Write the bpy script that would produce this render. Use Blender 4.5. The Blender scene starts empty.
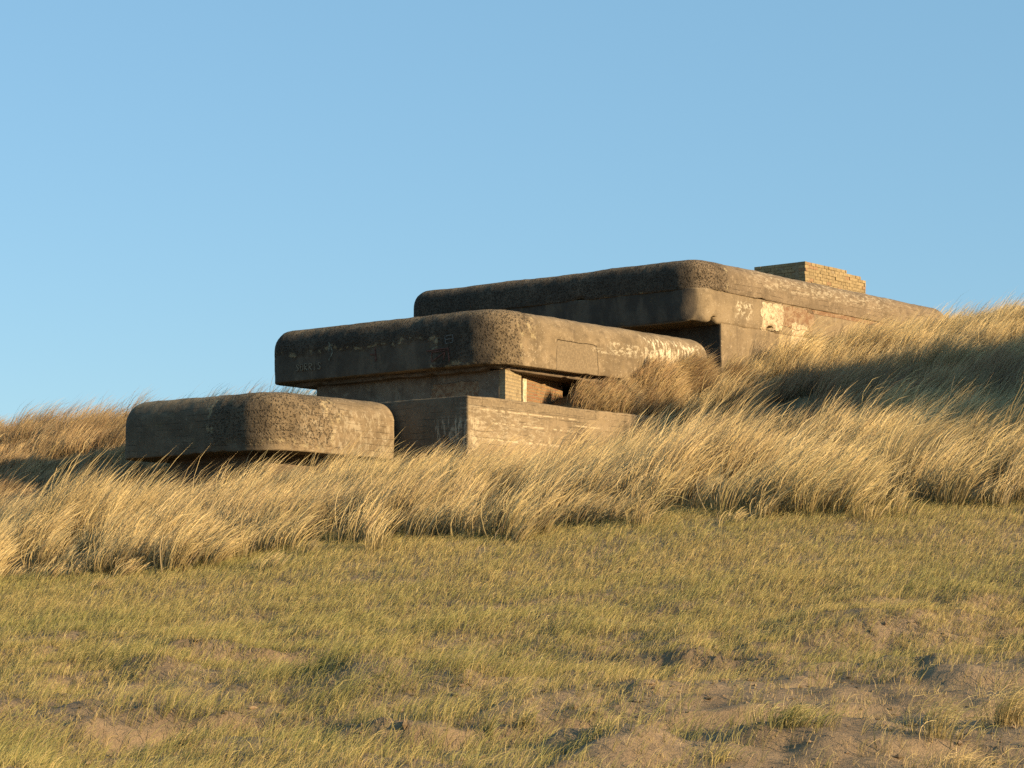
import bpy, math, numpy as np
from mathutils import Vector
rng = np.random.default_rng(7)
C = bpy.context.scene.collection
S = bpy.context.scene

# ------------------------------------------------------------------ camera
F = 2436.0; PITCH = math.atan(256.0 / F); EYE = 1.7
cp_, sp_ = math.cos(PITCH), math.sin(PITCH)
cam = bpy.data.cameras.new('camera'); camo = bpy.data.objects.new('camera', cam); C.objects.link(camo)
cam.sensor_width = 36; cam.lens = 36 * F / 1024; cam.clip_start = 0.5; cam.clip_end = 6000
camo.location = (0, 0, EYE); camo.rotation_euler = (math.pi / 2 + PITCH, 0, 0)
S.camera = camo

def elev(py):
    """tangent of elevation of a picture row"""
    v = (384.0 - py) / F
    return (sp_ + v * cp_) / (cp_ - v * sp_)

# ------------------------------------------------------------------ noise
def _h(ix, iy, iz, seed):
    n = (ix * 374761393 + iy * 668265263 + iz * 2147483647 + seed * 974634777) & 0xFFFFFFFF
    n = ((n ^ (n >> 13)) * 1274126177) & 0xFFFFFFFF
    n = (n ^ (n >> 16)) & 0xFFFFFFFF
    return n / 4294967295.0
def vnoise(x, y, z=None, seed=0):
    x = np.asarray(x, float); y = np.asarray(y, float)
    z = np.zeros_like(x) if z is None else np.asarray(z, float)
    fx, fy, fz = np.floor(x), np.floor(y), np.floor(z)
    ix, iy, iz = fx.astype(np.int64), fy.astype(np.int64), fz.astype(np.int64)
    tx, ty, tz = x - fx, y - fy, z - fz
    tx = tx * tx * (3 - 2 * tx); ty = ty * ty * (3 - 2 * ty); tz = tz * tz * (3 - 2 * tz)
    def L(a, b, t): return a + (b - a) * t
    r = []
    for dz in (0, 1):
        a = L(_h(ix, iy, iz + dz, seed), _h(ix + 1, iy, iz + dz, seed), tx)
        b = L(_h(ix, iy + 1, iz + dz, seed), _h(ix + 1, iy + 1, iz + dz, seed), tx)
        r.append(L(a, b, ty))
    return L(r[0], r[1], tz) * 2 - 1
def fbm(x, y, z=None, seed=0, o=3):
    s = 0; a = 1.0; t = 0; f = 1.0
    for k in range(o):
        s = s + a * vnoise(np.asarray(x) * f + 17.3 * k, np.asarray(y) * f - 9.1 * k, None if z is None else np.asarray(z) * f, seed + k)
        t += a; a *= .5; f *= 2.03
    return s / t
def sstep(a, b, x):
    t = np.clip((np.asarray(x) - a) / (b - a), 0, 1); return t * t * (3 - 2 * t)

# ------------------------------------------------------------------ node helper
class N:
    def __init__(s, name):
        s.m = bpy.data.materials.new(name); s.m.use_nodes = True
        s.t = s.m.node_tree; s.t.nodes.clear()
        s.out = s.t.nodes.new('ShaderNodeOutputMaterial'); s.b = s.t.nodes.new('ShaderNodeBsdfPrincipled')
        s.t.links.new(s.b.outputs[0], s.out.inputs[0]); s.b.inputs['Roughness'].default_value = .9
        s.b.inputs['Specular IOR Level'].default_value = .2
        s.tc = s.t.nodes.new('ShaderNodeTexCoord')
    def put(s, sock, v):
        if isinstance(v, bpy.types.NodeSocket): s.t.links.new(v, sock)
        elif isinstance(v, (tuple, list)) and len(v) == 3 and sock.type == 'RGBA': sock.default_value = (*v, 1)
        else: sock.default_value = v
    def math(s, op, a, b=0.0, c=None, clamp=False):
        n = s.t.nodes.new('ShaderNodeMath'); n.operation = op; n.use_clamp = clamp
        s.put(n.inputs[0], a); s.put(n.inputs[1], b)
        if c is not None: s.put(n.inputs[2], c)
        return n.outputs[0]
    def vmath(s, op, a, b=(0, 0, 0)):
        n = s.t.nodes.new('ShaderNodeVectorMath'); n.operation = op
        s.put(n.inputs[0], a); s.put(n.inputs[1], b); return n.outputs[0]
    def scale(s, v, k): return s.vmath('MULTIPLY', v, k)
    def sep(s, v):
        n = s.t.nodes.new('ShaderNodeSeparateXYZ'); s.put(n.inputs[0], v); return n.outputs
    def comb(s, x, y, z):
        n = s.t.nodes.new('ShaderNodeCombineXYZ'); s.put(n.inputs[0], x); s.put(n.inputs[1], y); s.put(n.inputs[2], z); return n.outputs[0]
    def noise(s, vec, sc, det=4, rough=.55):
        n = s.t.nodes.new('ShaderNodeTexNoise'); s.put(n.inputs['Vector'], vec); n.inputs['Scale'].default_value = sc
        n.inputs['Detail'].default_value = det; n.inputs['Roughness'].default_value = rough; return n.outputs[0]
    def voro(s, vec, sc, feat='F1'):
        n = s.t.nodes.new('ShaderNodeTexVoronoi'); n.feature = feat; s.put(n.inputs['Vector'], vec); n.inputs['Scale'].default_value = sc; return n.outputs
    def ramp(s, x, a, b, lo=0.0, hi=1.0):
        n = s.t.nodes.new('ShaderNodeMapRange'); n.interpolation_type = 'SMOOTHSTEP'
        s.put(n.inputs[0], x); n.inputs[1].default_value = a; n.inputs[2].default_value = b
        n.inputs[3].default_value = lo; n.inputs[4].default_value = hi; return n.outputs[0]
    def mix(s, f, a, b):
        n = s.t.nodes.new('ShaderNodeMix'); n.data_type = 'RGBA'
        s.put(n.inputs[0], f); s.put(n.inputs[6], a); s.put(n.inputs[7], b); return n.outputs[2]
    def bump(s, h, dist, strength=1.0, normal=None):
        n = s.t.nodes.new('ShaderNodeBump'); n.inputs['Distance'].default_value = dist; n.inputs['Strength'].default_value = strength
        s.put(n.inputs['Height'], h)
        if normal is not None: s.put(n.inputs['Normal'], normal)
        return n.outputs[0]
    def box(s, c, r, soft=.05, wob=.35, wsc=1.5):
        """mask 1 inside a rough edged box round c with half sizes r"""
        d = s.vmath('ABSOLUTE', s.vmath('DIVIDE', s.vmath('SUBTRACT', s.P, c), r))
        x, y, z = s.sep(d)
        m = s.math('MAXIMUM', s.math('MAXIMUM', x, y), z)
        w = s.math('MULTIPLY', s.math('SUBTRACT', s.noise(s.P, wsc, 4, .65), .5), wob * 2)
        return s.ramp(s.math('ADD', m, w), 1 + soft, 1 - soft, 0.0, 1.0)

# ------------------------------------------------------------------ materials
def concrete(name, base=((.225, .165, .098), (.150, .110, .065), (.28, .21, .13)), pits=(), white=(), bare=(), cream=(), brickish=(),
             dirt=0.5, dark_x=None, cracks=(), joints=True, pitdist=.055, lich=0.25):
    n = N(name); n.P = n.tc.outputs['Object']; P = n.P
    x, y, z = n.sep(P)
    big = n.noise(P, .9, 5, .6); mid = n.noise(P, 5, 5, .65); fine = n.noise(P, 45, 3, .7)
    col = n.mix(n.ramp(big, .38, .62), base[0], base[1])
    col = n.mix(n.ramp(n.noise(n.scale(P, (1, 1, 1.6)), 2.4, 6, .72), .50, .62, 0, .55), col, tuple(v * .72 for v in base[1]))
    col = n.mix(n.ramp(mid, .52, .72), col, base[2])
    col = n.mix(n.ramp(fine, .55, .75, 0, .5), col, tuple(v * .6 for v in base[1]))
    col = n.mix(n.ramp(n.noise(P, 26, 2, .5), .66, .72, 0, .55), col, (.5, .42, .3))
    h = n.math('ADD', n.math('MULTIPLY', mid, .5), n.math('MULTIPLY', fine, .35))
    # board marks left by the formwork: level lines
    if joints:
        zz = n.math('ADD', n.math('MULTIPLY', z, 1 / .14), n.math('MULTIPLY', n.noise(P, 1.2, 2), .7))
        fr = n.math('FRACT', zz)
        ln = n.ramp(n.math('ABSOLUTE', n.math('SUBTRACT', fr, .5)), .44, .5)
        ln = n.math('MULTIPLY', ln, n.ramp(n.noise(P, 2.3, 3), .45, .6))
        h = n.math('SUBTRACT', h, n.math('MULTIPLY', ln, .5))
        col = n.mix(n.math('MULTIPLY', ln, .45), col, tuple(v * .5 for v in base[1]))
    # run-off streaks, weathered and sooty
    st = n.noise(n.scale(P, (3.2, 3.2, .35)), 1.6, 5, .7)
    col = n.mix(n.ramp(st, .5, .72, 0, dirt), col, (.075, .055, .038))
    if dark_x is not None:            # faces towards local minus x are mixed to a darker, blotchy colour
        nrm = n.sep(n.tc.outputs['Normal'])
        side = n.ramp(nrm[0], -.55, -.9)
        col = n.mix(n.math('MULTIPLY', side, dark_x), col, n.mix(n.ramp(n.noise(n.scale(P, (1, 1, .5)), 1.7, 6, .7), .42, .62), (.042, .035, .028), (.088, .069, .050)))
    # lichen, most of it high up
    li = n.ramp(n.noise(P, 4.1, 7, .8), .56, .74, 0, lich)
    col = n.mix(li, col, (.33, .235, .065))
    hh = n.math('MULTIPLY', h, 1.0)
    normal = n.bump(n.math('ADD', hh, n.math('MULTIPLY', n.noise(P, 2.6, 4, .6), 1.2)), .03, .9)
    pm = None
    for c, r in pits:
        b = n.box(c, r, .22, .5, 1.3); pm = b if pm is None else n.math('MAXIMUM', pm, b)
    if pm is not None:
        Pd = n.vmath('ADD', P, n.vmath('MULTIPLY', n.comb(n.noise(P, 9), n.noise(P, 9.7), n.noise(P, 10.3)), (.07, .07, .07)))
        v = n.voro(Pd, 17.0)[0]; v2 = n.voro(n.vmath('ADD', Pd, (5, 3, 1)), 9.0)[0]
        th = n.math('MULTIPLY', n.noise(P, 4.5, 3, .6), .36)
        pit = n.ramp(n.math('SUBTRACT', v, th), .24, .02)
        pit = n.math('MAXIMUM', pit, n.ramp(n.math('SUBTRACT', v2, th), .12, -.02))
        hh2 = n.math('MULTIPLY', n.math('SUBTRACT', 1.0, pit), pm)
        hh2 = n.math('ADD', hh2, n.math('MULTIPLY', n.math('MULTIPLY', n.noise(P, 19, 5, .75), pm), 1.1))
        normal = n.bump(hh2, pitdist, 1.0, normal)
        col = n.mix(n.math('MULTIPLY', n.math('MULTIPLY', pit, pm), .5), col, tuple(v * .35 for v in base[1]))
        edge = n.math('MULTIPLY', n.math('MULTIPLY', n.ramp(n.math('ABSOLUTE', n.math('SUBTRACT', pm, .5)), .3, .1), .4), n.ramp(n.noise(P, 5, 3), .5, .6))
        col = n.mix(edge, col, (.45, .36, .2))
    for c, r in bare:                  # places where the render has fallen off
        b = n.box(c, r, .03, .18, 1.8)
        col = n.mix(n.math('MULTIPLY', b, .75), col, n.mix(n.ramp(n.noise(P, 18, 3), .45, .6), (.16, .12, .075), (.22, .165, .10)))
        normal = n.bump(n.math('SUBTRACT', 1.0, b), .05, 1.0, normal)
    for c, r in brickish:
        b = n.box(c, r, .05, .5, 2.2)
        col = n.mix(b, col, n.mix(n.ramp(n.noise(P, 7, 3, .7), .4, .6), (.20, .115, .065), (.29, .205, .125)))
        normal = n.bump(n.math('MULTIPLY', b, n.noise(P, 14, 3, .7)), .06, 1.0, normal)
    for c, r in cream:
        b = n.box(c, r, .05, .5, 3.0)
        col = n.mix(n.math('MULTIPLY', b, n.ramp(n.noise(P, 12, 5, .75), .58, .52, .25, 1.0)), col, n.mix(n.ramp(n.noise(P, 13, 5, .75), .42, .6), (.50, .41, .27), (.36, .27, .17)))
        normal = n.bump(b, .03, 1.0, normal)
    for c, r, k, amt in white:         # lime washed out of the concrete; k = stretch of the streaks
        b = n.box(c, r, .25, .3, 1.5)
        s_ = n.noise(n.scale(P, k), 3.0, 6, .75)
        b2 = n.math('MULTIPLY', b, n.ramp(s_, .50, .58))
        col = n.mix(n.math('MULTIPLY', b2, amt), col, (.56, .48, .34))
    for c, r in cracks:
        b = n.box(c, r, .3, .25, 3.0)
        col = n.mix(n.math('MULTIPLY', b, n.ramp(n.noise(P, 7, 4, .7), .45, .6, 0, .8)), col, (.46, .375, .245))
    n.put(n.b.inputs['Base Color'], col); n.put(n.b.inputs['Normal'], normal)
    return n.m

def brickmat(name, c1, c2, mortar, bw=.24, rh=.08, tint=None):
    n = N(name); P = n.tc.outputs['Object']; n.P = P
    x, y, z = n.sep(P); nrm = n.sep(n.tc.outputs['Normal'])
    f = n.ramp(n.math('ABSOLUTE', nrm[0]), .6, .8)
    u = n.math('ADD', n.math('MULTIPLY', x, n.math('SUBTRACT', 1.0, f)), n.math('MULTIPLY', y, f))
    vec = n.comb(u, z, 0.0)
    b = n.t.nodes.new('ShaderNodeTexBrick'); n.put(b.inputs['Vector'], n.vmath('ADD', vec, n.vmath('MULTIPLY', n.comb(n.noise(P, 6), n.noise(P, 5), 0.0), (.03, .02, 0))))
    b.inputs['Scale'].default_value = 1; b.inputs['Brick Width'].default_value = bw; b.inputs['Row Height'].default_value = rh
    b.inputs['Mortar Size'].default_value = .012; b.inputs['Mortar Smooth'].default_value = .3; b.inputs['Bias'].default_value = -.1
    n.put(b.inputs['Color1'], c1); n.put(b.inputs['Color2'], c2); n.put(b.inputs['Mortar'], mortar)
    col = n.mix(n.ramp(n.noise(P, 8, 4, .7), .45, .7, 0, .6), b.outputs[0], tuple(v * .5 for v in c2))
    if tint: col = n.mix(n.ramp(n.noise(P, 2.2, 4, .7), .5, .6), col, tint)
    n.put(n.b.inputs['Base Color'], col)
    n.put(n.b.inputs['Normal'], n.bump(n.math('ADD', n.math('SUBTRACT', 1.0, b.outputs[1]), n.math('MULTIPLY', n.noise(P, 25, 4, .7), .7)), .025))
    return n.m

def blade_mat(name, trans=.3):
    n = N(name)
    a = n.t.nodes.new('ShaderNodeAttribute'); a.attribute_name = 'col'
    n.put(n.b.inputs['Base Color'], a.outputs[0]); n.b.inputs['Roughness'].default_value = .55
    n.b.inputs['Specular IOR Level'].default_value = .35
    tr = n.t.nodes.new('ShaderNodeBsdfTranslucent'); n.put(tr.inputs[0], a.outputs[0])
    mx = n.t.nodes.new('ShaderNodeMixShader'); mx.inputs[0].default_value = trans
    n.t.links.new(n.b.outputs[0], mx.inputs[1]); n.t.links.new(tr.outputs[0], mx.inputs[2]); n.t.links.new(mx.outputs[0], n.out.inputs[0])
    return n.m

def sandmat():
    n = N('dune_sand'); P = n.tc.outputs['Object']; n.P = P
    col = n.mix(n.ramp(n.noise(P, .8, 5, .6), .35, .65), (.26, .185, .112), (.205, .143, .085))
    col = n.mix(n.ramp(n.noise(P, 9, 5, .7), .55, .7, 0, .55), col, (.17, .115, .068))
    col = n.mix(n.ramp(n.noise(P, 60, 2, .5), .62, .70, 0, .5), col, (.10, .075, .045))
    # soil darkened by dead leaves where the thick grass grows
    a = n.t.nodes.new('ShaderNodeAttribute'); a.attribute_name = 'litter'
    lit = n.mix(n.ramp(n.noise(P, 30, 4, .7), .4, .6), (.095, .07, .035), (.19, .14, .07))
    col = n.mix(a.outputs['Fac'], col, lit)
    n.put(n.b.inputs['Base Color'], col)
    rip = n.noise(n.scale(P, (2.2, 6, 3)), 2.0, 4, .6)
    nm = n.bump(rip, .05, .8)
    nm = n.bump(n.noise(P, 14, 5, .7), .035, 1.0, nm)
    nm = n.bump(n.noise(P, 70, 3, .6), .008, 1.0, nm)
    n.put(n.b.inputs['Normal'], nm)
    return n.m

# ------------------------------------------------------------------ object helpers
def mesh(name, V, Fc, mat, parent=None, smooth=True):
    me = bpy.data.meshes.new(name); me.from_pydata([tuple(v) for v in V], [], [tuple(f) for f in Fc]); me.validate()
    o = bpy.data.objects.new(name, me); C.objects.link(o)
    if mat: me.materials.append(mat)
    me.polygons.foreach_set('use_smooth', [smooth] * len(me.polygons))
    if parent: o.parent = parent
    return o
def tag(o, label=None, cat=None, group=None, kind=None):
    for k, v in (('label', label), ('category', cat), ('group', group), ('kind', kind)):
        if v: o[k] = v
    return o

# ------------------------------------------------------------------ terrain
U = np.array([-250, 0, 130, 270, 400, 470, 560, 660, 740, 820, 940, 1024, 1250], float)  # last column: unseen ridge off to the right, raised to shade the hollow
T = {
 18: [860] * 13,
 24: [772, 770, 770, 769, 768, 768, 768, 768, 767, 766, 766, 765, 762],
 27: [725, 720, 718, 718, 715, 715, 712, 710, 708, 706, 704, 702, 700],
 31: [672, 668, 665, 662, 660, 658, 655, 652, 650, 648, 645, 643, 640],
 35: [630, 622, 612, 605, 598, 593, 588, 582, 578, 575, 570, 568, 560],
 38: [600, 588, 575, 560, 550, 545, 537, 527, 521, 518, 514, 512, 500],
 42: [578, 567, 551, 536, 524, 518, 510, 498, 488, 484, 482, 481, 440],
 46: [560, 546, 529, 518, 508, 506, 500, 484, 470, 463, 459, 458, 330],
 50: [556, 542, 523, 507, 502, 502, 500, 484, 456, 446, 439, 434, 222],
 53: [552, 538, 520, 502, 498, 502, 500, 480, 450, 443, 438, 430, 228],
 57: [545, 526, 512, 496, 486, 482, 480, 460, 432, 426, 418, 411, 250],
 60: [540, 520, 505, 482, 462, 448, 437, 424, 400, 396, 390, 384, 285],
 65: [515, 494, 480, 455, 428, 412, 402, 390, 374, 366, 358, 352, 320],
 70: [465, 453, 440, 424, 412, 400, 394, 384, 366, 352, 340, 333, 318],
 76: [455, 450, 438, 424, 412, 402, 396, 386, 372, 358, 342, 330, 312],
 90: [470, 470, 466, 460, 455, 450, 446, 440, 430, 420, 400, 390, 370],
}
ds = np.array(sorted(T), float)
Zt = np.array([[elev(v) * d for v in T[int(d)]] for d in ds])          # heights relative to the eye
ug = np.linspace(-.45, .45, 361); dg = np.linspace(16, 92, 305)
uc = (U - 512) / F
tmp = np.array([np.interp(ug, uc, row) for row in Zt])
G = np.array([np.interp(dg, ds, tmp[:, k]) for k in range(len(ug))]).T
def blur(A, k, ax):
    for _ in range(3):
        Ap = np.pad(A, [(k, k) if i == ax else (0, 0) for i in (0, 1)], mode='edge')
        cs = np.cumsum(Ap, axis=ax)
        z0 = np.zeros_like(np.take(cs, [0], axis=ax)); cs = np.concatenate([z0, cs], axis=ax)
        n = A.shape[ax]; w = 2 * k + 1
        A = (np.take(cs, range(w, w + n), axis=ax) - np.take(cs, range(0, n), axis=ax)) / w
    return A
G = blur(blur(G, 3, 0), 5, 1)
def relief(x, y):
    """small hummocks and wind-cut steps of the foreground"""
    px = 512 + F * x / np.maximum(y, 1)
    near = sstep(17, 22, y) * (1 - .85 * sstep(30.5, 35.5, y))* (1 - sstep(36, 38.5, y))
    w = x + .9 * fbm(x * .5, y * .5, seed=31)
    a = fbm(w * .42, y * .62, seed=3, o=3)
    st = fbm(w * .30 + 5, (y + .35 * fbm(x * .7, y * .7, seed=8)) * .95, seed=5, o=2)
    step = (sstep(-.06, .06, st) - .5)
    b = fbm(x * 1.9, y * 1.9, seed=11, o=3)
    hum = 0
    for hx, hy, rx, ry, hh in ((-1.7, 29.2, .75, 1.1, .42), (4.2, 31.6, 1.3, .7, .36), (1.3, 24.4, 1.1, .8, .40), (-4.3, 30.8, .8, .9, .34), (-3.2, 25.6, 1.0, .6, .30), (2.2, 33.6, 1.0, .6, .24), (6.0, 28.6, .8, .5, .26), (.3, 27.4, .7, .5, .22)):
        wx_ = x + .35 * fbm(x * 1.3, y * 1.3, seed=15, o=2) - hx; wy_ = y - hy - .25 * wx_
        wx_ = np.where(wx_ < 0, wx_ / (.55 * rx), wx_ / (1.7 * rx))       # steep on the left, long on the right
        hum = hum + hh * np.exp(-wx_ ** 2 - (wy_ / ry) ** 2)
    sand = sstep(600, 760, px) * (1 - sstep(27.5, 31.5, y))
    near = near * (1 - .35 * sand)
    return near * (.68 * hum - .08 + .24 * a + .17 * step + .12 * b + .05 * (np.abs(fbm(x * 1.3, y * 1.5, seed=14, o=2)) * 2 - .5) + .024 * fbm(x * 5.5, y * 5.5, seed=12, o=2))
def ground(x, y):
    x = np.asarray(x, float); y = np.asarray(y, float)
    ys = np.maximum(y, 1.0); u = np.clip(x / ys, -.449, .449); d = np.clip(y, 16.01, 91.9)
    fu = (u - ug[0]) / (ug[1] - ug[0]); fd = (d - dg[0]) / (dg[1] - dg[0])
    iu = np.clip(fu.astype(int), 0, len(ug) - 2); idd = np.clip(fd.astype(int), 0, len(dg) - 2)
    a = fu - iu; b = fd - idd
    z = (G[idd, iu] * (1 - a) * (1 - b) + G[idd, iu + 1] * a * (1 - b) + G[idd + 1, iu] * (1 - a) * b + G[idd + 1, iu + 1] * a * b)
    z = z + EYE
    # before the slope a flat beach, behind the crest rolling dunes
    f0 = sstep(10, 19, y); z = z * f0
    fb = sstep(88, 130, y); z = z * (1 - fb) + (3.5 + 1.2 * fbm(x * .03, y * .03, seed=50)) * fb
    mar = sstep(38, 42, y) * (1 - sstep(95, 120, y))
    z = z + mar * (.26 * fbm(x * .5, y * .5, seed=21, o=3)) + 1.1 * sstep(1060, 1200, 512 + F * x / ys) * mar * fbm(x * .9, y * .9, seed=23, o=2)
    z = z + 1.0 * np.exp(-((x - 9.3 - .25 * (y - 54)) / 1.1) ** 2 - ((y - 54.5) / 2.6) ** 2) - .95 * np.exp(-((x - 6.0) / 1.9) ** 2 - ((y - 54.5) / 2.6) ** 2)
    return z + relief(x, y)
def toe(px):
    return np.interp(px, [-200, 0, 80, 200, 260, 330, 420, 520, 620, 680, 760, 900, 1024, 1300],
                     [37.2, 38.2, 38.0, 38.0, 38.2, 39.6, 39.2, 38.6, 38.4, 39.2, 38.6, 38.8, 38.6, 38.4])

def axis(fine0, fine1, st, lo, hi, g=1.16):
    a = list(np.arange(fine0, fine1, st)); s = st; v = a[-1]
    while v < hi: s *= g; v += s; a.append(v)
    s = st; v = fine0; pre = []
    while v > lo: s *= g; v -= s; pre.append(v)
    return np.array(pre[::-1] + a)
ax_ = axis(-11.5, 14.5, .075, -2500, 2500); ay_ = np.concatenate([axis(21.5, 40, .075, -1500, 40.01)[:-1], axis(40, 80, .16, 39.99, 3500)[1:]])
ay_ = np.unique(np.round(ay_, 4)); ay_ = ay_[np.concatenate([[True], np.diff(ay_) > .03])]
X, Y = np.meshgrid(ax_, ay_); Z = ground(X, Y)
nx, ny = len(ax_), len(ay_)
def grid_obj(name, X, Y, Z, mat, litter=None):
    ny, nx = X.shape
    co = np.stack([X.ravel(), Y.ravel(), Z.ravel()], 1).astype(np.float32)
    i = np.arange(nx * ny).reshape(ny, nx)
    q = np.stack([i[:-1, :-1], i[:-1, 1:], i[1:, 1:], i[1:, :-1]], -1).reshape(-1, 4)
    me = bpy.data.meshes.new(name); me.vertices.add(len(co)); me.vertices.foreach_set('co', co.ravel())
    me.loops.add(q.size); me.loops.foreach_set('vertex_index', q.ravel().astype(np.int32))
    me.polygons.add(len(q)); me.polygons.foreach_set('loop_start', np.arange(0, q.size, 4, dtype=np.int32))
    me.polygons.foreach_set('use_smooth', np.ones(len(q), bool)); me.update(calc_edges=True)
    if litter is not None:
        at = me.attributes.new('litter', 'FLOAT', 'POINT'); at.data.foreach_set('value', litter.ravel().astype(np.float32))
    me.materials.append(mat); o = bpy.data.objects.new(name, me); C.objects.link(o); return o
SAND = sandmat()
PX = 512 + F * X / np.maximum(Y, 1)
lit = sstep(-.3, .5, Y - toe(PX)) * (1 - sstep(80, 130, Y))
gr = grid_obj('ground', X, Y, Z, SAND, lit); tag(gr, 'sandy dune slope rising from the beach to the grassy crest', 'ground', kind='structure')

# ------------------------------------------------------------------ bunker
# local frame: x runs back along the sunlit faces, y runs back along the shaded faces
ANG = math.atan2(.773, .635); OX, OY, OZ = -.34, 55.0, 4.5
ca, sa = math.cos(ANG), math.sin(ANG)
def to_world(r, l): return OX + ca * r - sa * l, OY + sa * r + ca * l
def to_local(x, y):
    dx, dy = x - OX, y - OY; return ca * dx + sa * dy, -sa * dx + ca * dy
def zl(rel): return rel + EYE - OZ                                     # height above the eye -> local height
bunker = bpy.data.objects.new('bunker', None); C.objects.link(bunker)
bunker.location = (OX, OY, OZ); bunker.rotation_euler = (0, 0, ANG)
tag(bunker, 'stepped concrete wartime bunker with three thick rounded roof slabs half buried in the grassy dune', 'bunker')

def slab(name, x0, x1, y0, y1, z0, z1, rad, top, mat, step=.09, rough=.012, chip=.03, bot=.03, seed=0, skew=None, rads=None, topf=None):
    """rounded block: plan corner radius rad, top edge radius top, small bottom edge radius"""
    rads = rads or (rad,) * 4
    lx, ly = x1 - x0, y1 - y0; nxs, nys = max(2, int(lx / step)), max(2, int(ly / step)); nc = max(3, int(max(rads) * 1.57 / step))
    def ring(i):
        P = []
        cs = [(x0, y0, 180), (x1, y0, 270), (x1, y1, 0), (x0, y1, 90)]
        for k, (cx, cy, a0) in enumerate(cs):
            R = rads[k]; sx = 1 if cx == x0 else -1; sy = 1 if cy == y0 else -1
            Ri = max(R - i, .002); ccx = cx + sx * max(R, i + .002); ccy = cy + sy * max(R, i + .002)
            arc = [(ccx + Ri * math.cos(math.radians(a0 + 90 * t / nc)), ccy + Ri * math.sin(math.radians(a0 + 90 * t / nc))) for t in range(nc + 1)]
            P.append(arc)
        out = []
        for k in range(4):
            out += P[k]
            a, b = P[k][-1], P[(k + 1) % 4][0]; m = nxs if k % 2 == 0 else nys
            out += [(a[0] + (b[0] - a[0]) * t / m, a[1] + (b[1] - a[1]) * t / m) for t in range(1, m)]
        return out
    prof = []                                                           # (inset, z)
    mn = min(lx, ly) / 2 - .02
    for f in (.98, .7, .4, .2): prof.append((mn * f, z0))
    for k in range(4): a = math.pi / 2 * k / 3; prof.append((bot * (1 - math.sin(a)), z0 + bot * (1 - math.cos(a))))
    hw = z1 - top - z0 - bot; m = max(1, int(hw / step))
    for k in range(1, m): prof.append((0, z0 + bot + hw * k / m))
    m = max(3, int(top * 1.57 / step))
    for k in range(m + 1): a = math.pi / 2 * k / m; prof.append((top * (1 - math.cos(a)), z1 - top + top * math.sin(a)))
    for f in (.15, .3, .45, .6, .8, .98):
        if top + .05 < mn * f: prof.append((mn * f, z1))
    V = []
    for i, z in prof: V += [(p[0], p[1], z) for p in ring(i)]
    V = np.array(V); n = len(V) // len(prof)
    # uneven surface and chipped arrises
    cx, cy = (x0 + x1) / 2, (y0 + y1) / 2
    nn = fbm(V[:, 0] * 1.1, V[:, 1] * 1.1, V[:, 2] * 1.1, seed=seed, o=3) * rough * 2 + fbm(V[:, 0] * 6, V[:, 1] * 6, V[:, 2] * 6, seed=seed + 9, o=2) * rough
    D = np.stack([V[:, 0] - np.clip(V[:, 0], x0 + 1.0, x1 - 1.0), V[:, 1] - np.clip(V[:, 1], y0 + 1.0, y1 - 1.0), np.zeros(len(V))], 1)
    D /= np.maximum(np.linalg.norm(D, axis=1, keepdims=True), 1e-6)
    low = (V[:, 2] < z0 + bot * 1.2); c = sstep(.1, .75, fbm(V[:, 0] * 2.2, V[:, 1] * 2.2, V[:, 2], seed=seed + 3))
    V += D * (nn * 1.0)[:, None]; V[:, 2] += np.where(V[:, 2] > z1 - top * .5, nn * .8, 0) + np.where(low, c * chip * 1.6, 0)
    V -= D * (np.where(low, c * chip, 0))[:, None]
    if skew: V = skew(V)
    Fc = []
    for j in range(len(prof) - 1):
        for k in range(n):
            k2 = (k + 1) % n; Fc.append((j * n + k, j * n + k2, (j + 1) * n + k2, (j + 1) * n + k))
    Fc.append(tuple(range(n - 1, -1, -1))); Fc.append(tuple(range((len(prof) - 1) * n, len(prof) * n)))
    return mesh(name, V, Fc, mat, bunker)

zA0, zA1 = zl(4.00), zl(5.30)
zB0, zB1 = zl(6.27), zl(7.60)
zD1 = zl(5.33)
zC0, zC1 = zl(9.05), zl(9.88); zCm = zl(8.20)
MA = concrete('weathered_concrete_low', pits=[((-5.5, 1.6, zA1 - .35), (1.35, 1.5, .75))], dirt=.35, dark_x=.55, pitdist=.05,
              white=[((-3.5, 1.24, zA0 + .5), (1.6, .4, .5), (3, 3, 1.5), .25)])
MB = concrete('weathered_concrete_middle', joints=False, pits=[((.1, .3, zB1 - .5), (.75, 1.5, .8)), ((.4, 3.6, zB1), (.9, 4.2, .62))], dirt=.4, dark_x=.85,
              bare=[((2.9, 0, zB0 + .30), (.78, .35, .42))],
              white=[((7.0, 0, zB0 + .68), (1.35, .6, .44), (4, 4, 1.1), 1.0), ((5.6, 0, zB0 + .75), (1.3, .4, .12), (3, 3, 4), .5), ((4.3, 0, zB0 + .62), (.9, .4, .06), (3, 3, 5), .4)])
MC = concrete('weathered_concrete_top', base=((.205, .15, .095), (.145, .106, .066), (.26, .195, .125)), pits=[((9.2, 4.5, zC1 - .2), (1.0, 6.5, .7))], dirt=.4, dark_x=.8, lich=.12,
              white=[((15, .7, zC1 - .25), (3.5, .8, .25), (2, 2, 5), .35)])
MCb = concrete('rendered_wall_top', pitdist=.04, base=((.235, .175, .105), (.185, .137, .083), (.27, .205, .13)), dirt=.45, dark_x=.95, joints=False,
               cream=[((12.35, .62, zC0 - .42), (.52, .4, .38)), ((13.7, .62, zC0 - .82), (.45, .4, .36))],
               brickish=[((13.5, .62, zC0 - .32), (.85, .4, .30)), ((16.4, .62, zC0 - .05), (2.4, .4, .06))],
               white=[((11.0, .62, zC0 - .38), (.4, .4, .22), (3, 3, 3), .6)])
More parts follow.
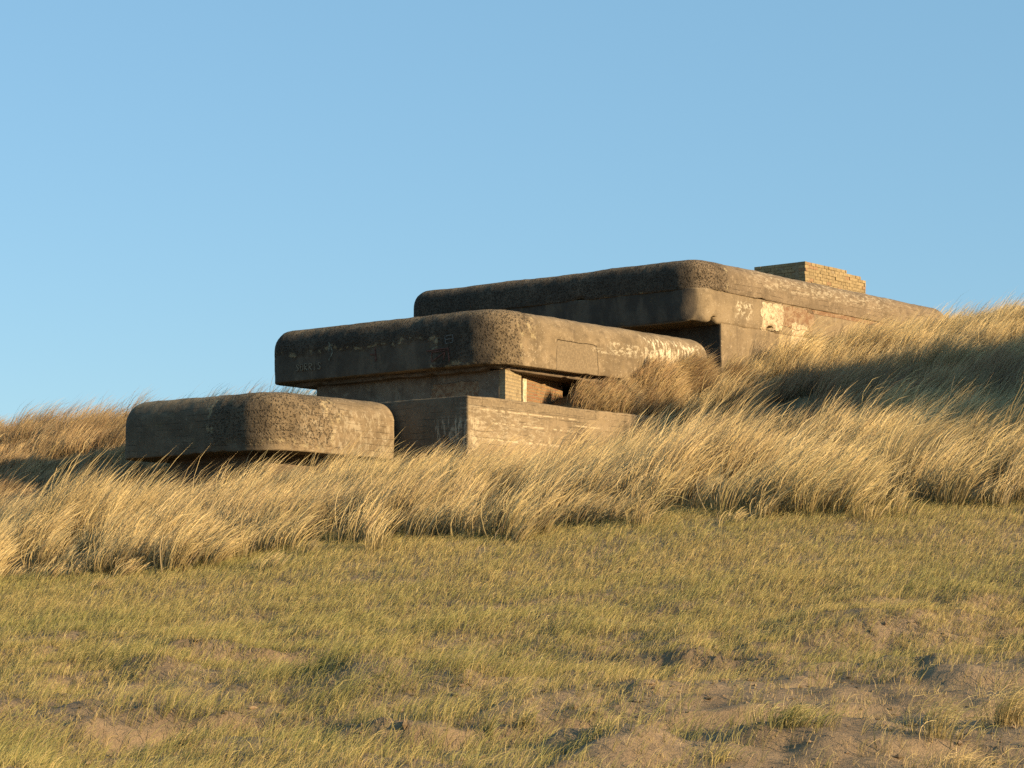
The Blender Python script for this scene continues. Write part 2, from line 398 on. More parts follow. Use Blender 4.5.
MD = concrete('cracked_render_base', base=((.24, .178, .108), (.18, .134, .082), (.28, .21, .13)), dirt=.4, dark_x=.6,
              bare=[((.6, -.8, zD1 - .10), (2.1, .3, .13))],
              cracks=[((.4, -.8, zD1 - .93), (2.2, .3, .022)), ((.0, -.8, zD1 - .56), (1.7, .3, .016)), ((.1, -.8, zD1 - .28), (1.9, .3, .014)), ((.9, -.8, zD1 - .72), (.035, .3, .22)), ((-1.7, -.8, zD1 - .85), (.12, .3, .30)),
                      ((2.3, -.8, zD1 - .42), (.5, .3, .016))],
              white=[((-.6, -.8, zD1 - .62), (1.3, .3, .42), (2.2, 2.2, 5), .28), ((-1.95, -.3, zD1 - .9), (.3, .5, .4), (5, 5, 1), .5)])
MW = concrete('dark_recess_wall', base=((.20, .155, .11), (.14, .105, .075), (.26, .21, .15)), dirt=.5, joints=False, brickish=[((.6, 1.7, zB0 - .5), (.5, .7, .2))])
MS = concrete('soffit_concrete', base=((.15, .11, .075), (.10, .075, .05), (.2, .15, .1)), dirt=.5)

tag(slab('roof_slab', -5.96, -1.97, 1.20, 6.08, zA0, zA1, .7, .52, MA, rads=(.95, .25, .4, .45), seed=1), 'lowest rounded roof slab with a pitted corner')
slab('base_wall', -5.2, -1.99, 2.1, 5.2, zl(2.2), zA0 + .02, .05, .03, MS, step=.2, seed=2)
tag(slab('roof_slab', -.02, 8.6, -.05, 7.42, zB0, zB1, .7, .50, MB, rads=(.85, .5, .4, .55), seed=3), 'middle roof slab overhanging the long slit')
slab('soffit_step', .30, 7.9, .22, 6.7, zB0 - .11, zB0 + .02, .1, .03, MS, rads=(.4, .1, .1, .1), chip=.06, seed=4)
tag(slab('base_wall', -1.95, 8.8, -.8, 7.4, zl(1.6), zD1, .04, .035, MD, rads=(.05, .03, .03, .03), chip=.0, seed=5), 'squared base wall with white cracks')
# recessed wall of the observation slit, splayed on the sunny side
zn0, zn1 = zD1 - .02, zB0 - .09
def prism(name, pts, z0, z1, mat, step=.12):
    V = []; Fc = []; P = []
    for i in range(len(pts)):
        a, b = np.array(pts[i]), np.array(pts[(i + 1) % len(pts)]); m = max(1, int(np.linalg.norm(b - a) / step))
        P += [a + (b - a) * t / m for t in range(m)]
    n = len(P); h = max(1, int((z1 - z0) / step))
    for j in range(h + 1):
        for p in P:
            V.append((p[0], p[1], z0 + (z1 - z0) * j / h))
    V = np.array(V, float); d = fbm(V[:, 0] * 4, V[:, 1] * 4, V[:, 2] * 4, seed=70, o=3) * .02
    V[:, 0] += d; V[:, 1] += d
    for j in range(h):
        for k in range(n): Fc.append((j * n + k, j * n + (k + 1) % n, (j + 1) * n + (k + 1) % n, (j + 1) * n + k))
    Fc += [tuple(range(n - 1, -1, -1)), tuple(range(h * n, h * n + n))]
    return mesh(name, V, Fc, mat, bunker, smooth=False)
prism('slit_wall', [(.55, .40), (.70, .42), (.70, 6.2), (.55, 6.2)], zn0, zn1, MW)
MP = brickmat('pale_worn_brick', (.34, .26, .145), (.28, .205, .115), (.3, .24, .15), tint=(.32, .25, .145))
MR = brickmat('red_brick', (.22, .11, .06), (.31, .19, .085), (.26, .20, .12), rh=.075)
prism('corner_pier', [(.56, .22), (1.45, .47), (1.45, .75), (.56, .55)], zn0, zn1, MP)
wm = N('peeling_whitewash'); wm.P = wm.tc.outputs['Object']
wm.put(wm.b.inputs['Base Color'], wm.mix(wm.ramp(wm.noise(wm.P, 9, 4, .7), .42, .58), (.56, .50, .35), (.38, .31, .2)))
wm.put(wm.b.inputs['Normal'], wm.bump(wm.noise(wm.P, 12, 4, .7), .04)); WM = wm.m
prism('whitewashed_jamb', [(1.47, .44), (1.66, .48), (1.66, .79), (1.47, .74)], zn0, zn1 - .12, WM, step=.07)
prism('brick_infill', [(1.68, .57), (3.7, 1.02), (3.7, 1.4), (1.68, .95)], zn0, zn1, MR)
tag(slab('roof_slab', 8.9, 22.0, .6, 10.75, zC0, zC1, .7, .42, MC, rads=(.75, .5, .4, .5), seed=6, chip=.05), 'topmost roof slab, the longest')
slab('upper_wall', 8.935, 21.2, .635, 10.3, zCm, zC0 + .02, .3, .02, MCb, rads=(.62, .3, .3, .3), seed=7, bot=.09, chip=.14, rough=.02)
slab('base_wall', 9.95, 21.0, .665, 10.0, zl(5.6), zCm + .04, .04, .02, MCb, rads=(.05, .1, .1, .1), seed=8, chip=0)
# brick parapet standing on the topmost roof, its far end broken down in steps
def parapet():
    MBk = N('yellow_brick'); n = MBk; P = n.tc.outputs['Object']
    n.P = P
    at = n.t.nodes.new('ShaderNodeAttribute'); at.attribute_name = 'col'
    n.put(n.b.inputs['Base Color'], n.mix(n.ramp(n.noise(P, 14, 4, .7), .45, .68, 0, .6), at.outputs[0], (.17, .115, .055)))
    n.put(n.b.inputs['Normal'], n.bump(n.noise(P, 30, 4, .7), .02))
    V = []; Fc = []; col = []
    x0, y0, z0 = 16.05, 1.95, zC1 - .07; ch = .092; bl = .23; rg = np.random.default_rng(3)
    def box(a, b, c):
        s = len(V)
        for z in (a[2], b[2]):
            for (x, y) in ((a[0], a[1]), (b[0], a[1]), (b[0], b[1]), (a[0], b[1])): V.append((x, y, z)); col.append(c)
        for f in ((0, 3, 2, 1), (4, 5, 6, 7), (0, 1, 5, 4), (1, 2, 6, 5), (2, 3, 7, 6), (3, 0, 4, 7)): Fc.append(tuple(s + i for i in f))
    LX, LY = 3.3, 1.75; rows = 10
    for k in range(rows):
        end = LX - (0, 0, 0, 0, 0, 0, 0, .0, .25, 1.05)[k]
        z = z0 + k * ch
        off = bl / 2 * (k % 2)
        for (dx, dy, length) in ((1, 0, end), (0, 1, LY)):
            t = -off
            while t < length - .05:
                a, b = max(t, 0) + .006, min(t + bl, length) - .006; t += bl
                if b - a < .03: continue
                j = rg.normal(0, .007, 3); g = rg.uniform(.8, 1.15); c0 = (.29 * g, .215 * g, .112 * g) if rg.random() > .1 else (.27, .165, .09)
                if dx: box((x0 + a, y0 + j[0], z + .006), (x0 + b, y0 + .22, z + ch - .004 + abs(j[2]) * .4), c0)
                else:
                    if a < .25: continue
                    box((x0 + j[0], y0 + a, z + .006), (x0 + .22, y0 + b, z + ch - .004), c0)
        # mortar bed inside
        box((x0 + .018, y0 + .018, z), (x0 + end - .02, y0 + .2, z + ch), (.26, .2, .12))
        box((x0 + .018, y0 + .2, z), (x0 + .2, y0 + LY - .02, z + ch), (.26, .2, .12))
    o = mesh('brick_parapet', V, Fc, MBk.m, bunker, smooth=False)
    at = o.data.attributes.new('col', 'FLOAT_COLOR', 'POINT')
    at.data.foreach_set('color', np.array([(*c, 1) for c in col], np.float32).ravel())
parapet()

# paint scrawls on the shaded face of the middle slab: thin strokes lying on the concrete
def strokes(name, lines, w, colr, label, x=-.035):
    m = N(name + '_paint'); m.P = m.tc.outputs['Object']; m.put(m.b.inputs['Base Color'], m.mix(m.ramp(m.noise(m.P, 20, 3, .7), .45, .6), colr, tuple(c * .45 for c in colr)))
    V = []; Fc = []
    for pl in lines:
        for (a, b) in zip(pl[:-1], pl[1:]):
            a = np.array(a, float); b = np.array(b, float); d = (b - a) / max(np.linalg.norm(b - a), 1e-6); q = np.array([-d[1], d[0]]) * w / 2
            a = a - d * w * .3; b = b + d * w * .3; s = len(V)
            for xx in (x, x + .03):
                for p in (a - q, b - q, b + q, a + q): V.append((xx, p[0], p[1]))
            for f in ((0, 1, 2, 3), (7, 6, 5, 4), (0, 4, 5, 1), (1, 5, 6, 2), (2, 6, 7, 3), (3, 7, 4, 0)): Fc.append(tuple(s + i for i in f))
    o = mesh(name, V, Fc, m.m, bunker, smooth=False); o['label'] = label
def scr(l0, z, h, gl):
    out = []
    for i, g in enumerate(gl):
        for pl in g: out.append([(l0 - (i * .86 + p[0] * .6) * h, z + p[1] * h) for p in pl])
    return out
K = [[(0, 0), (0, 1)], [(.9, 1), (0, .45), (.9, 0)]]; O_ = [[(.1, .2), (.1, .8), (.5, 1), (.9, .8), (.9, .2), (.5, 0), (.1, .2)]]
R_ = [[(0, 0), (0, 1), (.8, .9), (.8, .55), (0, .5), (.9, 0)]]; I_ = [[(.4, 0), (.4, .8)]]; S_ = [[(.9, .85), (.4, 1), (.1, .75), (.8, .35), (.6, 0), (.05, .1)]]
strokes('graffiti', scr(6.35, zB0 + .24, .17, [S_, O_, R_, R_, I_, S_]), .020, (.20, .165, .115), 'small pale scrawl near the far end')
strokes('graffiti', [[(5.25, zB0 + .86), (5.18, zB0 + .74), (5.12, zB0 + .62), (5.2, zB0 + .5), (5.24, zB0 + .44)], [(5.22, zB0 + .84), (5.25, zB0 + .66)]], .03, (.17, .17, .13), 'pale green drip mark')
strokes('graffiti', [[(3.75, zB0 + .62), (3.72, zB0 + .46), (3.72, zB0 + .3)], [(3.9, zB0 + .48), (3.72, zB0 + .46)]], .022, (.13, .06, .045), 'dull red stroke left of the middle')
strokes('graffiti', [[(2.1, zB0 + .42), (1.45, zB0 + .44), (1.42, zB0 + .14)], [(1.45, zB0 + .40), (1.95, zB0 + .38), (1.95, zB0 + .16)], [(1.95, zB0 + .16), (1.55, zB0 + .36), (1.6, zB0 + .18)]], .022, (.13, .06, .045), 'dull red scrawl near the corner')
strokes('graffiti', [[(1.55, zB0 + .72), (1.3, zB0 + .74), (1.3, zB0 + .56), (1.52, zB0 + .55), (1.55, zB0 + .72)], [(1.54, zB0 + .64), (1.32, zB0 + .65)]], .02, (.12, .12, .11), 'faint grey square')

# soil bank lying on the ledge of the base wall, at the sunny side
rr, ll = np.meshgrid(np.linspace(2.0, 10.2, 82), np.linspace(-.76, 1.6, 24))
def bank_h(r, l):
    e = sstep(2.1, 3.2, r) * sstep(-.78, -.15, l)
    return zD1 + OZ - .04 + e * (.46 + .66 * sstep(3.0, 7.0, r) + .22 * fbm(r * 1.2, l * 1.2, seed=40)) + .0
bx, by = to_world(rr, ll); bz = bank_h(rr, ll)
bank = grid_obj('soil_bank', bx, by, bz, SAND, np.ones_like(bx)); tag(bank, 'grassy soil bank on the ledge below the middle roof slab', 'ground', kind='structure')

# ------------------------------------------------------------------ grass
def blades(name, B, L, W, d0, dw, p, cb, ct, mat, nseg=5, col_pow=1.0):
    """strips from base B (n,3), length L, width W, growing along d0 and bending to dw with power p"""
    n = len(B); t = np.linspace(0, 1, nseg + 1)
    pos = np.zeros((n, nseg + 1, 3)); pos[:, 0] = B; dirs = []
    for k in range(nseg):
        tm = (t[k] + t[k + 1]) / 2; s = (tm ** p)[:, None] if isinstance(p, np.ndarray) else tm ** p
        d = d0 * (1 - s) + dw * s; d /= np.linalg.norm(d, axis=1, keepdims=True); dirs.append(d)
        pos[:, k + 1] = pos[:, k] + d * (L / nseg)[:, None]
    a = rng.uniform(0, 2 * math.pi, n); rv = np.stack([np.cos(a), np.sin(a), np.zeros(n)], 1)
    V = np.zeros((n, 2 * nseg + 1, 3), np.float32)
    for k in range(nseg):
        w = np.cross(dirs[k], rv); w /= np.maximum(np.linalg.norm(w, axis=1, keepdims=True), 1e-6)
        # turn to give a flat blade with a random facing
        ww = (W * (1 - .8 * t[k] ** 1.6) / 2)[:, None]
        V[:, 2 * k] = pos[:, k] - w * ww; V[:, 2 * k + 1] = pos[:, k] + w * ww
    V[:, 2 * nseg] = pos[:, nseg]
    m = 2 * nseg + 1
    q = np.array([(2 * k, 2 * k + 1, 2 * k + 3, 2 * k + 2) for k in range(nseg - 1)]).ravel()
    loc = np.concatenate([q, [2 * nseg - 2, 2 * nseg - 1, 2 * nseg]])
    st = np.concatenate([np.arange(nseg - 1) * 4, [4 * (nseg - 1)]]); nl = len(loc)
    base = (np.arange(n) * m)[:, None]
    lv = (base + loc[None]).ravel().astype(np.int32); ls = ((np.arange(n) * nl)[:, None] + st[None]).ravel().astype(np.int32)
    me = bpy.data.meshes.new(name); me.vertices.add(n * m); me.vertices.foreach_set('co', V.ravel())
    me.loops.add(len(lv)); me.loops.foreach_set('vertex_index', lv); me.polygons.add(len(ls)); me.polygons.foreach_set('loop_start', ls)
    me.polygons.foreach_set('use_smooth', np.ones(len(ls), bool)); me.update(calc_edges=True)
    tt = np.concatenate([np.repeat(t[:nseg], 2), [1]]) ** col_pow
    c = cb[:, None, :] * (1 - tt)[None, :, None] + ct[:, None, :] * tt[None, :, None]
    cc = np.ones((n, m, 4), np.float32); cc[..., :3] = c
    at = me.attributes.new('col', 'FLOAT_COLOR', 'POINT'); at.data.foreach_set('color', cc.ravel())
    me.materials.append(mat); o = bpy.data.objects.new(name, me); C.objects.link(o); return o

DRY = blade_mat('dry_blade', .28); GREEN = blade_mat('green_blade', .3)
def free(x, y, m=.06):
    """true where no part of the bunker stands on the ground"""
    r, l = to_local(x, y)
    def ins(a, b, c, d): return (r > a - m) & (r < b + m) & (l > c - m) & (l < d + m)
    return ~(ins(-5.2, -1.9, 2.1, 5.2) | ins(-1.95, 8.8, -.8, 7.4) | ins(9.95, 21, .75, 10) | ins(-5.7, -1.9, 1.5, 5.5))
def wind(x, y):
    a = .10 + .45 * fbm(x * .25, y * .25, seed=60) + .25 * fbm(x * .9, y * .9, seed=61)      # azimuth of the lean, mostly to the right
    return a
def col_mix(a, b, f): return np.asarray(a)[None] * (1 - f)[:, None] + np.asarray(b)[None] * f[:, None]

_cx, _cy = None, None
def clusters(x, y, sp=1.25):
    gx, gy = np.meshgrid(np.arange(-24, 32, sp), np.arange(35, 80, sp)); rg = np.random.default_rng(5)
    cx = gx.ravel() + rg.uniform(-.5, .5, gx.size) * sp; cy = gy.ravel() + rg.uniform(-.5, .5, gx.size) * sp
    rh, ra, rt = rg.normal(1, .14, gx.size), rg.normal(0, .22, gx.size), rg.normal(1, .10, gx.size)
    i = np.empty(len(x), int)
    for a in range(0, len(x), 4000):
        dd = (x[a:a + 4000, None] - cx) ** 2 + (y[a:a + 4000, None] - cy) ** 2; i[a:a + 4000] = dd.argmin(1)
    dx, dy = (x - cx[i]) / sp, (y - cy[i]) / sp
    return dx, dy, rh[i], ra[i], rt[i]
def marram(name, x, y, z, n_per, Lm, seed_tint=0, brown=None, green=None, wscale=1.0, mat=DRY, flat=1.0, spread=.13, up=.0):
    k = n_per; n = len(x); idx = np.repeat(np.arange(n), k)
    nb = len(idx); ang = rng.uniform(0, 2 * math.pi, nb); rad = np.abs(rng.normal(0, spread, nb))
    bx = x[idx] + rad * np.cos(ang); by = y[idx] + rad * np.sin(ang)
    bz = z(bx, by) - .02
    cdx, cdy, crh, cra, crt = clusters(x, y)
    az = (wind(x, y) + cra + rng.normal(0, .22, n))[idx] + rng.normal(0, .25, nb)
    out = np.clip(rad / .3, 0, 1)[:] * .55
    d0 = np.stack([np.cos(ang) * out + .10 + .5 * cdx[idx] + rng.normal(0, .10, nb), np.sin(ang) * out + .5 * cdy[idx] + rng.normal(0, .10, nb), np.ones(nb)], 1)
    d0 /= np.linalg.norm(d0, axis=1, keepdims=True)
    lean = (.10 + .40 * fbm(x * .5, y * .5, seed=63))[idx] * flat + rng.normal(0, .16, nb)          # <0 stays up, >1 droops
    dw = np.stack([np.cos(az) * .95 + .3 * cdx[idx], np.sin(az) * .6 + .35 * cdy[idx], .62 - lean], 1); dw /= np.linalg.norm(dw, axis=1, keepdims=True)
    L = (Lm * np.clip(crh * (1.12 - 1.2 * (cdx ** 2 + cdy ** 2)), .35, 1.5))[idx] * np.clip(rng.normal(1, .20, nb), .45, 1.5)
    W = np.clip(rng.normal(.0125, .004, nb), .006, .024) * wscale
    g = np.clip(rng.normal(1, .16, nb), .6, 1.45) * ((1 + .2 * fbm(x * 1.3, y * 1.3, seed=64)) * crt * rng.normal(1, .07, n).clip(.7, 1.3))[idx]
    fg = np.clip((green[idx] if green is not None else .12) + rng.normal(0, .18, nb), 0, 1)
    fb = np.clip((brown[idx] if brown is not None else .1) + rng.normal(0, .18, nb), 0, 1)
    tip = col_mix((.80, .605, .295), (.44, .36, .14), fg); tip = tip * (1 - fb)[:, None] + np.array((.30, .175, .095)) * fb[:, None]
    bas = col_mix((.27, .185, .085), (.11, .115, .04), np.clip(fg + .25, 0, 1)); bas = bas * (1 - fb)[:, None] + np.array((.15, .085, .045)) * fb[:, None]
    dead = rng.random(nb) < .1; tip[dead] = (.27, .19, .11)
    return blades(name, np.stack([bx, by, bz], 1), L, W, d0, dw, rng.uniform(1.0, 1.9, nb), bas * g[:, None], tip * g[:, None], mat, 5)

# tussock positions
def jit(x0, x1, y0, y1, s):
    gx, gy = np.meshgrid(np.arange(x0, x1, s), np.arange(y0, y1, s)); n = gx.size
    return gx.ravel() + rng.uniform(-.5, .5, n) * s, gy.ravel() + rng.uniform(-.5, .5, n) * s
tx, ty = jit(-22, 30, 36.5, 78, .36)
tp = 512 + F * tx / ty
k = (tp > -150) & (tp < 1420) & free(tx, ty) & ((tp < 1120) | (ty < 62))
edge = ty - toe(tp) + 1.1 * fbm(tx * .95, ty * .3, seed=66, o=3)
stray = (edge > -1.6) & (rng.random(len(tx)) < .07)
k &= (edge > 0) | stray
# gaps and hollows
gap = fbm(tx * .55, ty * .55, seed=67, o=3)
gap2 = fbm(tx * 1.4, ty * 1.4, seed=68, o=2)
k &= (gap + .8 * gap2 > -.26 - .1 * sstep(3, 6, edge)) | (rng.random(len(tx)) < .12)
tx, ty, tp, edge, gap, gap2 = (a[k] for a in (tx, ty, tp, edge, gap, gap2))
hollow = sstep(51, 53.5, ty) * (1 - sstep(60, 62, ty)) * sstep(700, 780, tp)
leftb = sstep(47, 51, ty) * (1 - sstep(230, 330, tp))
hgt = (.86 + .50 * gap + .38 * gap2 + rng.normal(0, .09, len(tx))).clip(.3, 1.45)
hgt *= (1 - .12 * sstep(60, 70, ty)) * (.45 + .45 * sstep(-.5, .1, edge) + .10 * sstep(0, 1.2, edge))
r_, l_ = to_local(tx, ty)
nearA = sstep(2.4, .4, np.abs(l_ - .2)) * sstep(-7, -5.8, r_) * (1 - sstep(-1.6, -1.0, r_)) * (1 - .9 * sstep(275, 320, tp))
hgt *= (1 - .35 * nearA) * (1 - .25 * hollow) * (1 - .12 * sstep(42, 46, ty) * (1 - sstep(60, 66, ty)) * (1 - sstep(420, 520, tp))) * (1 - .42 * leftb * (1 - sstep(65, 69, ty)))
brn = .10 + .62 * hollow + .50 * leftb + .25 * fbm(tx * .4, ty * .4, seed=69)  # hollow and left bank browned: scrub, plus shadow tone put into the colour
grn = .10 + .10 * hollow + .30 * leftb * sstep(100, 220, tp) + .2 * fbm(tx * .35, ty * .35, seed=71) + .20 * (1 - sstep(.2, 2.2, edge))
o = marram('marram_grass', tx, ty, ground, 60, hgt, brown=brn, green=grn)
tag(o, 'dense straw coloured marram grass bent by the wind all round the bunker', 'grass', kind='stuff')
print('marram tussocks', len(tx))

# brown grass on the bank of the ledge
n = 620; r0 = rng.uniform(2.6, 9.8, n); l0 = rng.uniform(-.62, .05, n)
wx, wy = to_world(r0, l0)
def zb(x, y):
    r, l = to_local(x, y); return np.where(r < 10.2, bank_h(np.clip(r, 2.0, 10.2), np.clip(l, -.76, 1.6)), ground(x, y))
o = marram('bank_grass', wx, wy, zb, 34, .34 + .30 * sstep(3.5, 8, r0) + .1 * rng.normal(0, 1, n).clip(-1, 1), brown=np.full(n, .6) + .3 * fbm(wx * 2, wy * 2, seed=75), green=np.full(n, .25), spread=.08)
tag(o, 'short rusty brown grass on the ledge under the middle roof slab', 'grass', kind='stuff')

# short young grass of the foreground slope
def dens(x, y):
    px = 512 + F * x / y
    base = sstep(26.0, 33.5, y + 1.3 * fbm(x * .35, y * .35, seed=80))
    right = sstep(600, 760, px) * (1 - sstep(27.5, 31.5, y + 1.2 * fbm(x * .3, y * .3, seed=81)))
    st = fbm(x * .5, y * .9, seed=82, o=3)
    d = .10 + .9 * base + .42 * (1 - sstep(150, 620, px)) * (1 - base)
    d = d * (1 - .90 * right)
    d = d * sstep(-.30, .22, st + .38 * base + .30 * sstep(31.5, 35, y) + .13)
    # thickest on the hummocks' backs
    d = np.maximum(d, .16 * (1 - .75 * right))
    return np.clip(d, 0, 1)
x, y = jit(-9.5, 11.5, 21.5, 40.6, .05)
p = 512 + F * x / y
cl = .5 + .5 * fbm(x * 3.2, y * 3.2, seed=83, o=2)
keep = (p > -160) & (p < 1190) & (y < toe(p) + 1.2) & (rng.random(len(x)) < dens(x, y) * (.25 + 1.1 * cl))
x, y, p, cl = x[keep], y[keep], p[keep], cl[keep]
kk = 4; idx = np.repeat(np.arange(len(x)), kk); nb = len(idx)
bx = x[idx] + rng.normal(0, .018, nb); by = y[idx] + rng.normal(0, .018, nb)
far = sstep(28, 37, by)
pat = sstep(-.05, .45, fbm(bx * .75, by * 1.1, seed=86, o=2)) * (1 - sstep(31, 36, by))
L = np.clip(rng.normal(.165, .055, nb), .05, .42) * (1 + .9 * pat) * (.85 + .3 * (1 - sstep(25, 31, by))) * (1.0 + .35 * (cl[idx] - .5)) * (1 - .12 * far)
az = rng.normal(.1, 1.0, nb)
d0 = np.stack([.18 + rng.normal(0, .2, nb), rng.normal(0, .2, nb), np.ones(nb)], 1); d0 /= np.linalg.norm(d0, axis=1, keepdims=True)
dw = np.stack([np.cos(az) * .8 + .25, np.sin(az) * .6, rng.uniform(-.2, .9, nb)], 1); dw /= np.linalg.norm(dw, axis=1, keepdims=True)
f = np.clip(.40 + .35 * fbm(bx * .5, by * .5, seed=84) - .15 * pat + rng.normal(0, .28, nb), 0, 1)
g = np.clip(rng.normal(1, .2, nb), .5, 1.6)[:, None] * .92
tip = col_mix((.36, .345, .10), (.70, .51, .205), f); bas = col_mix((.17, .155, .05), (.38, .26, .11), f)
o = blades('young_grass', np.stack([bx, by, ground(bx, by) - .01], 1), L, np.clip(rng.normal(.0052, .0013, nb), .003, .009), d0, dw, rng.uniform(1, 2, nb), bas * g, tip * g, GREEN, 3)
tag(o, 'short thin green and yellow grass over the sandy foreground slope', 'grass', kind='stuff'); print('young', nb)

# bits of root, stem and crumbled sand on the open ground
n = 5200; x = rng.uniform(-6, 7, n); y = rng.uniform(22.5, 36, n); k = fbm(x * .8, y * .8, seed=90, o=2) + .25 * rng.normal(0, 1, n) > .12
x, y = x[k], y[k]; n = len(x); V = []; Fc = []
sz = np.clip(rng.lognormal(-4.35, .5, n), .006, .05); zz = ground(x, y)
oc = np.array([(1, 0, 0), (0, 1, 0), (-1, 0, 0), (0, -1, 0), (0, 0, .8), (0, 0, -.8)]); of = [(0, 1, 4), (1, 2, 4), (2, 3, 4), (3, 0, 4), (1, 0, 5), (2, 1, 5), (3, 2, 5), (0, 3, 5)]
for i in range(n):
    e = oc * sz[i] * rng.uniform(.6, 1.5, (6, 3)) * (rng.uniform(1, 2.4), 1, 1); a = rng.uniform(0, 6.3)
    e = e @ np.array([[math.cos(a), math.sin(a), 0], [-math.sin(a), math.cos(a), 0], [0, 0, 1]])
    V += [(x[i] + q[0], y[i] + q[1], zz[i] + q[2] + sz[i] * .3) for q in e]; Fc += [tuple(6 * i + q for q in f_) for f_ in of]
cm = N('clod'); cm.P = cm.tc.outputs['Object']; cm.put(cm.b.inputs['Base Color'], cm.mix(cm.ramp(cm.noise(cm.P, 9, 2), .4, .6), (.24, .165, .10), (.12, .085, .05)))
o = mesh('sand_clods', V, Fc, cm.m, None, smooth=False); tag(o, 'small crumbs of sand and root scattered over the bare ground', 'debris', kind='stuff')
n = 12000; x = rng.uniform(-7, 8, n); y = rng.uniform(22.3, 36, n); k = fbm(x * .9 + 4, y * .9, seed=91, o=2) > -.12; x, y = x[k], y[k]; n = len(x)
kk = 3; x = np.repeat(x, kk) + rng.normal(0, .02, n * kk); y = np.repeat(y, kk) + rng.normal(0, .02, n * kk); n = len(x)
d0 = np.stack([rng.normal(.1, .3, n), rng.normal(0, .3, n), np.ones(n)], 1); dw = d0 + rng.normal(0, .5, (n, 3)); f = np.clip(rng.normal(.75, .25, n), 0, 1)
o = blades('grass_stubble', np.stack([x, y, ground(x, y) - .01], 1), np.clip(rng.normal(.075, .03, n), .03, .17), np.full(n, .007), d0, dw, 1.2, col_mix((.20, .16, .07), (.36, .26, .13), f), col_mix((.25, .23, .08), (.55, .41, .2), f), GREEN, 2)
tag(o, 'short dry stubble of broken stems on the bare sand', 'grass', kind='stuff')

# tufts that stand apart on the bare sand
def at(px, py):
    """ground point seen at a picture place"""
    u = (px - 512) / F
    e = elev(py); c = cp_ - (384 - py) / F * sp_
    d = np.arange(20, 60, .02); xs = u / c * d; h = ground(xs, d) - EYE - e * d
    i = np.argmax(h > 0); return xs[i], d[i]
def tuft(px, py, nbl, hgt, spr, dry, label, wide=1.0, lean=.5, group=None):
    cx, cy = at(px, py)
    ang = rng.uniform(0, 2 * math.pi, nbl); rad = np.abs(rng.normal(0, spr, nbl)).clip(0, 1.8 * spr)
    bx = cx + rad * np.cos(ang) * wide; by = cy + rad * np.sin(ang) * .8
    out = np.clip(rad / spr / 2.2, 0, 1) * .7
    d0 = np.stack([np.cos(ang) * out + .08, np.sin(ang) * out, np.ones(nbl)], 1) + rng.normal(0, .12, (nbl, 3)); d0 /= np.linalg.norm(d0, axis=1, keepdims=True)
    az = rng.normal(.1, .8, nbl); dw = np.stack([np.cos(az), np.sin(az) * .7, rng.normal(.5 - lean, .3, nbl)], 1); dw /= np.linalg.norm(dw, axis=1, keepdims=True)
    f = np.clip(dry + rng.normal(0, .28, nbl), 0, 1); g = np.clip(rng.normal(1, .2, nbl), .5, 1.6)[:, None]
    tip = col_mix((.22, .24, .065), (.58, .43, .19), f); bas = col_mix((.17, .16, .055), (.36, .26, .12), f)
    o = blades('grass_tuft', np.stack([bx - cx, by - cy, ground(bx, by) - ground(cx, cy) - .01], 1), np.clip(rng.normal(hgt, hgt * .25, nbl), .05, 2), np.clip(rng.normal(.0065, .002, nbl), .003, .012),
               d0, dw, rng.uniform(.9, 2, nbl), bas * g, tip * g, GREEN, 5)
    o.location = (cx, cy, float(ground(cx, cy))); tag(o, label, 'grass tuft', group or 'grass tufts on the bare sand')
tuft(790, 726, 420, .27, .15, .35, 'dense green tuft casting a shadow on open sand right of centre', 1.6)
tuft(1006, 724, 330, .45, .13, .8, 'large straw coloured tuft at the right edge of the picture', 1.4, .75)
tuft(938, 738, 150, .50, .14, .6, 'loose tuft with long arching blades left of the large straw tuft', 1.5, .7)
tuft(884, 752, 16, .38, .07, .7, 'few thin upright stems left of the loose arching tuft', 1.2, .3)
tuft(908, 683, 26, .24, .07, .95, 'small bleached stubble tuft with stiff cut stems', 1.4, .1)
tuft(962, 778, 170, .36, .16, .95, 'spreading straw coloured tuft cut by the bottom right edge', 2.0, .8)
tuft(488, 738, 90, .24, .05, .25, 'narrow upright green tuft on shaded sand at bottom centre', 1.0, .2)
tuft(524, 728, 110, .19, .07, .55, 'low yellowish tuft just right of the narrow green one', 1.3, .3)
tuft(596, 735, 70, .17, .09, .6, 'low scattered tuft on sand right of bottom centre', 1.6, .3)
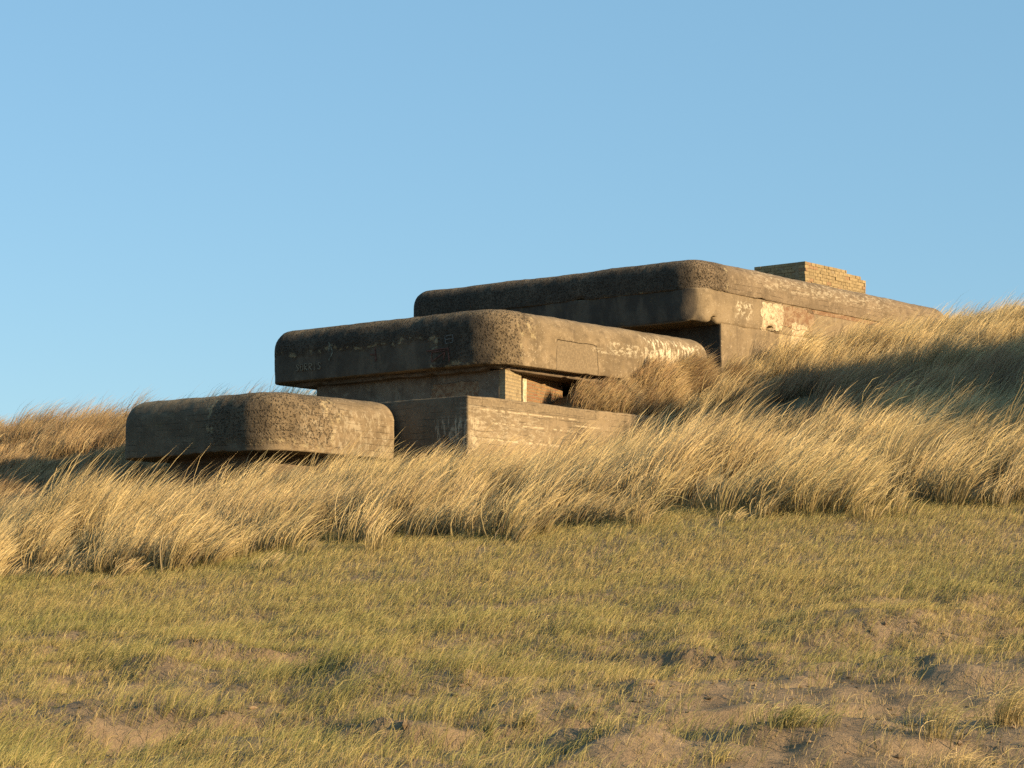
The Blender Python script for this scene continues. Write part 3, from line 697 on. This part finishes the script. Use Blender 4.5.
tuft(722, 762, 90, .22, .10, .6, 'ragged tuft at the bottom edge left of the sand drift', 1.4, .3)
tuft(866, 522, 60, .85, .10, .9, 'long straw blades flung over the front edge of the tall grass at right', 1.3, .45, 'tufts at the edge of the tall grass')
tuft(640, 528, 70, .8, .10, .95, 'pale arching tuft at the front edge of the tall grass near the middle', 1.3, .35, 'tufts at the edge of the tall grass')
tuft(180, 748, 120, .20, .12, .6, 'yellow tuft beside the sandy hollow at bottom left', 1.6, .3)

# ------------------------------------------------------------------ light
SUN_EL = math.radians(13.5); sx, sy = .83, -.557; SUN_AZ = math.atan2(sx, sy)   # from north (+y), clockwise
sun = bpy.data.lights.new('sun', 'SUN'); sun.energy = 5.0; sun.angle = math.radians(.53); sun.color = (1.0, .755, .44)
so = bpy.data.objects.new('sun', sun); C.objects.link(so)
v = Vector((math.sin(SUN_AZ) * math.cos(SUN_EL), math.cos(SUN_AZ) * math.cos(SUN_EL), math.sin(SUN_EL)))
so.rotation_euler = v.to_track_quat('Z', 'Y').to_euler(); so.location = v * 60
w = bpy.data.worlds.new('World'); S.world = w; w.use_nodes = True
nt = w.node_tree; bg = nt.nodes['Background']; sky = nt.nodes.new('ShaderNodeTexSky'); sky.sky_type = 'NISHITA'
sky.sun_disc = False; sky.sun_elevation = SUN_EL; sky.sun_rotation = SUN_AZ; sky.air_density = 1.0; sky.dust_density = .35; sky.ozone_density = 2.6
mixs = nt.nodes.new('ShaderNodeMix'); mixs.data_type = 'RGBA'; mixs.inputs[0].default_value = .45   # even blue mixed into the sky colour to flatten its gradient
nt.links.new(sky.outputs[0], mixs.inputs[6]); mixs.inputs[7].default_value = (1.95, 4.15, 5.9, 1); nt.links.new(mixs.outputs[2], bg.inputs[0]); bg.inputs[1].default_value = .080
S.view_settings.view_transform = 'Standard'; S.view_settings.look = 'None'; S.view_settings.gamma = 1; S.view_settings.exposure = .93
S.cycles.max_bounces = 6; S.cycles.diffuse_bounces = 3; S.cycles.transmission_bounces = 3; S.cycles.glossy_bounces = 2
S.cycles.use_denoising = False
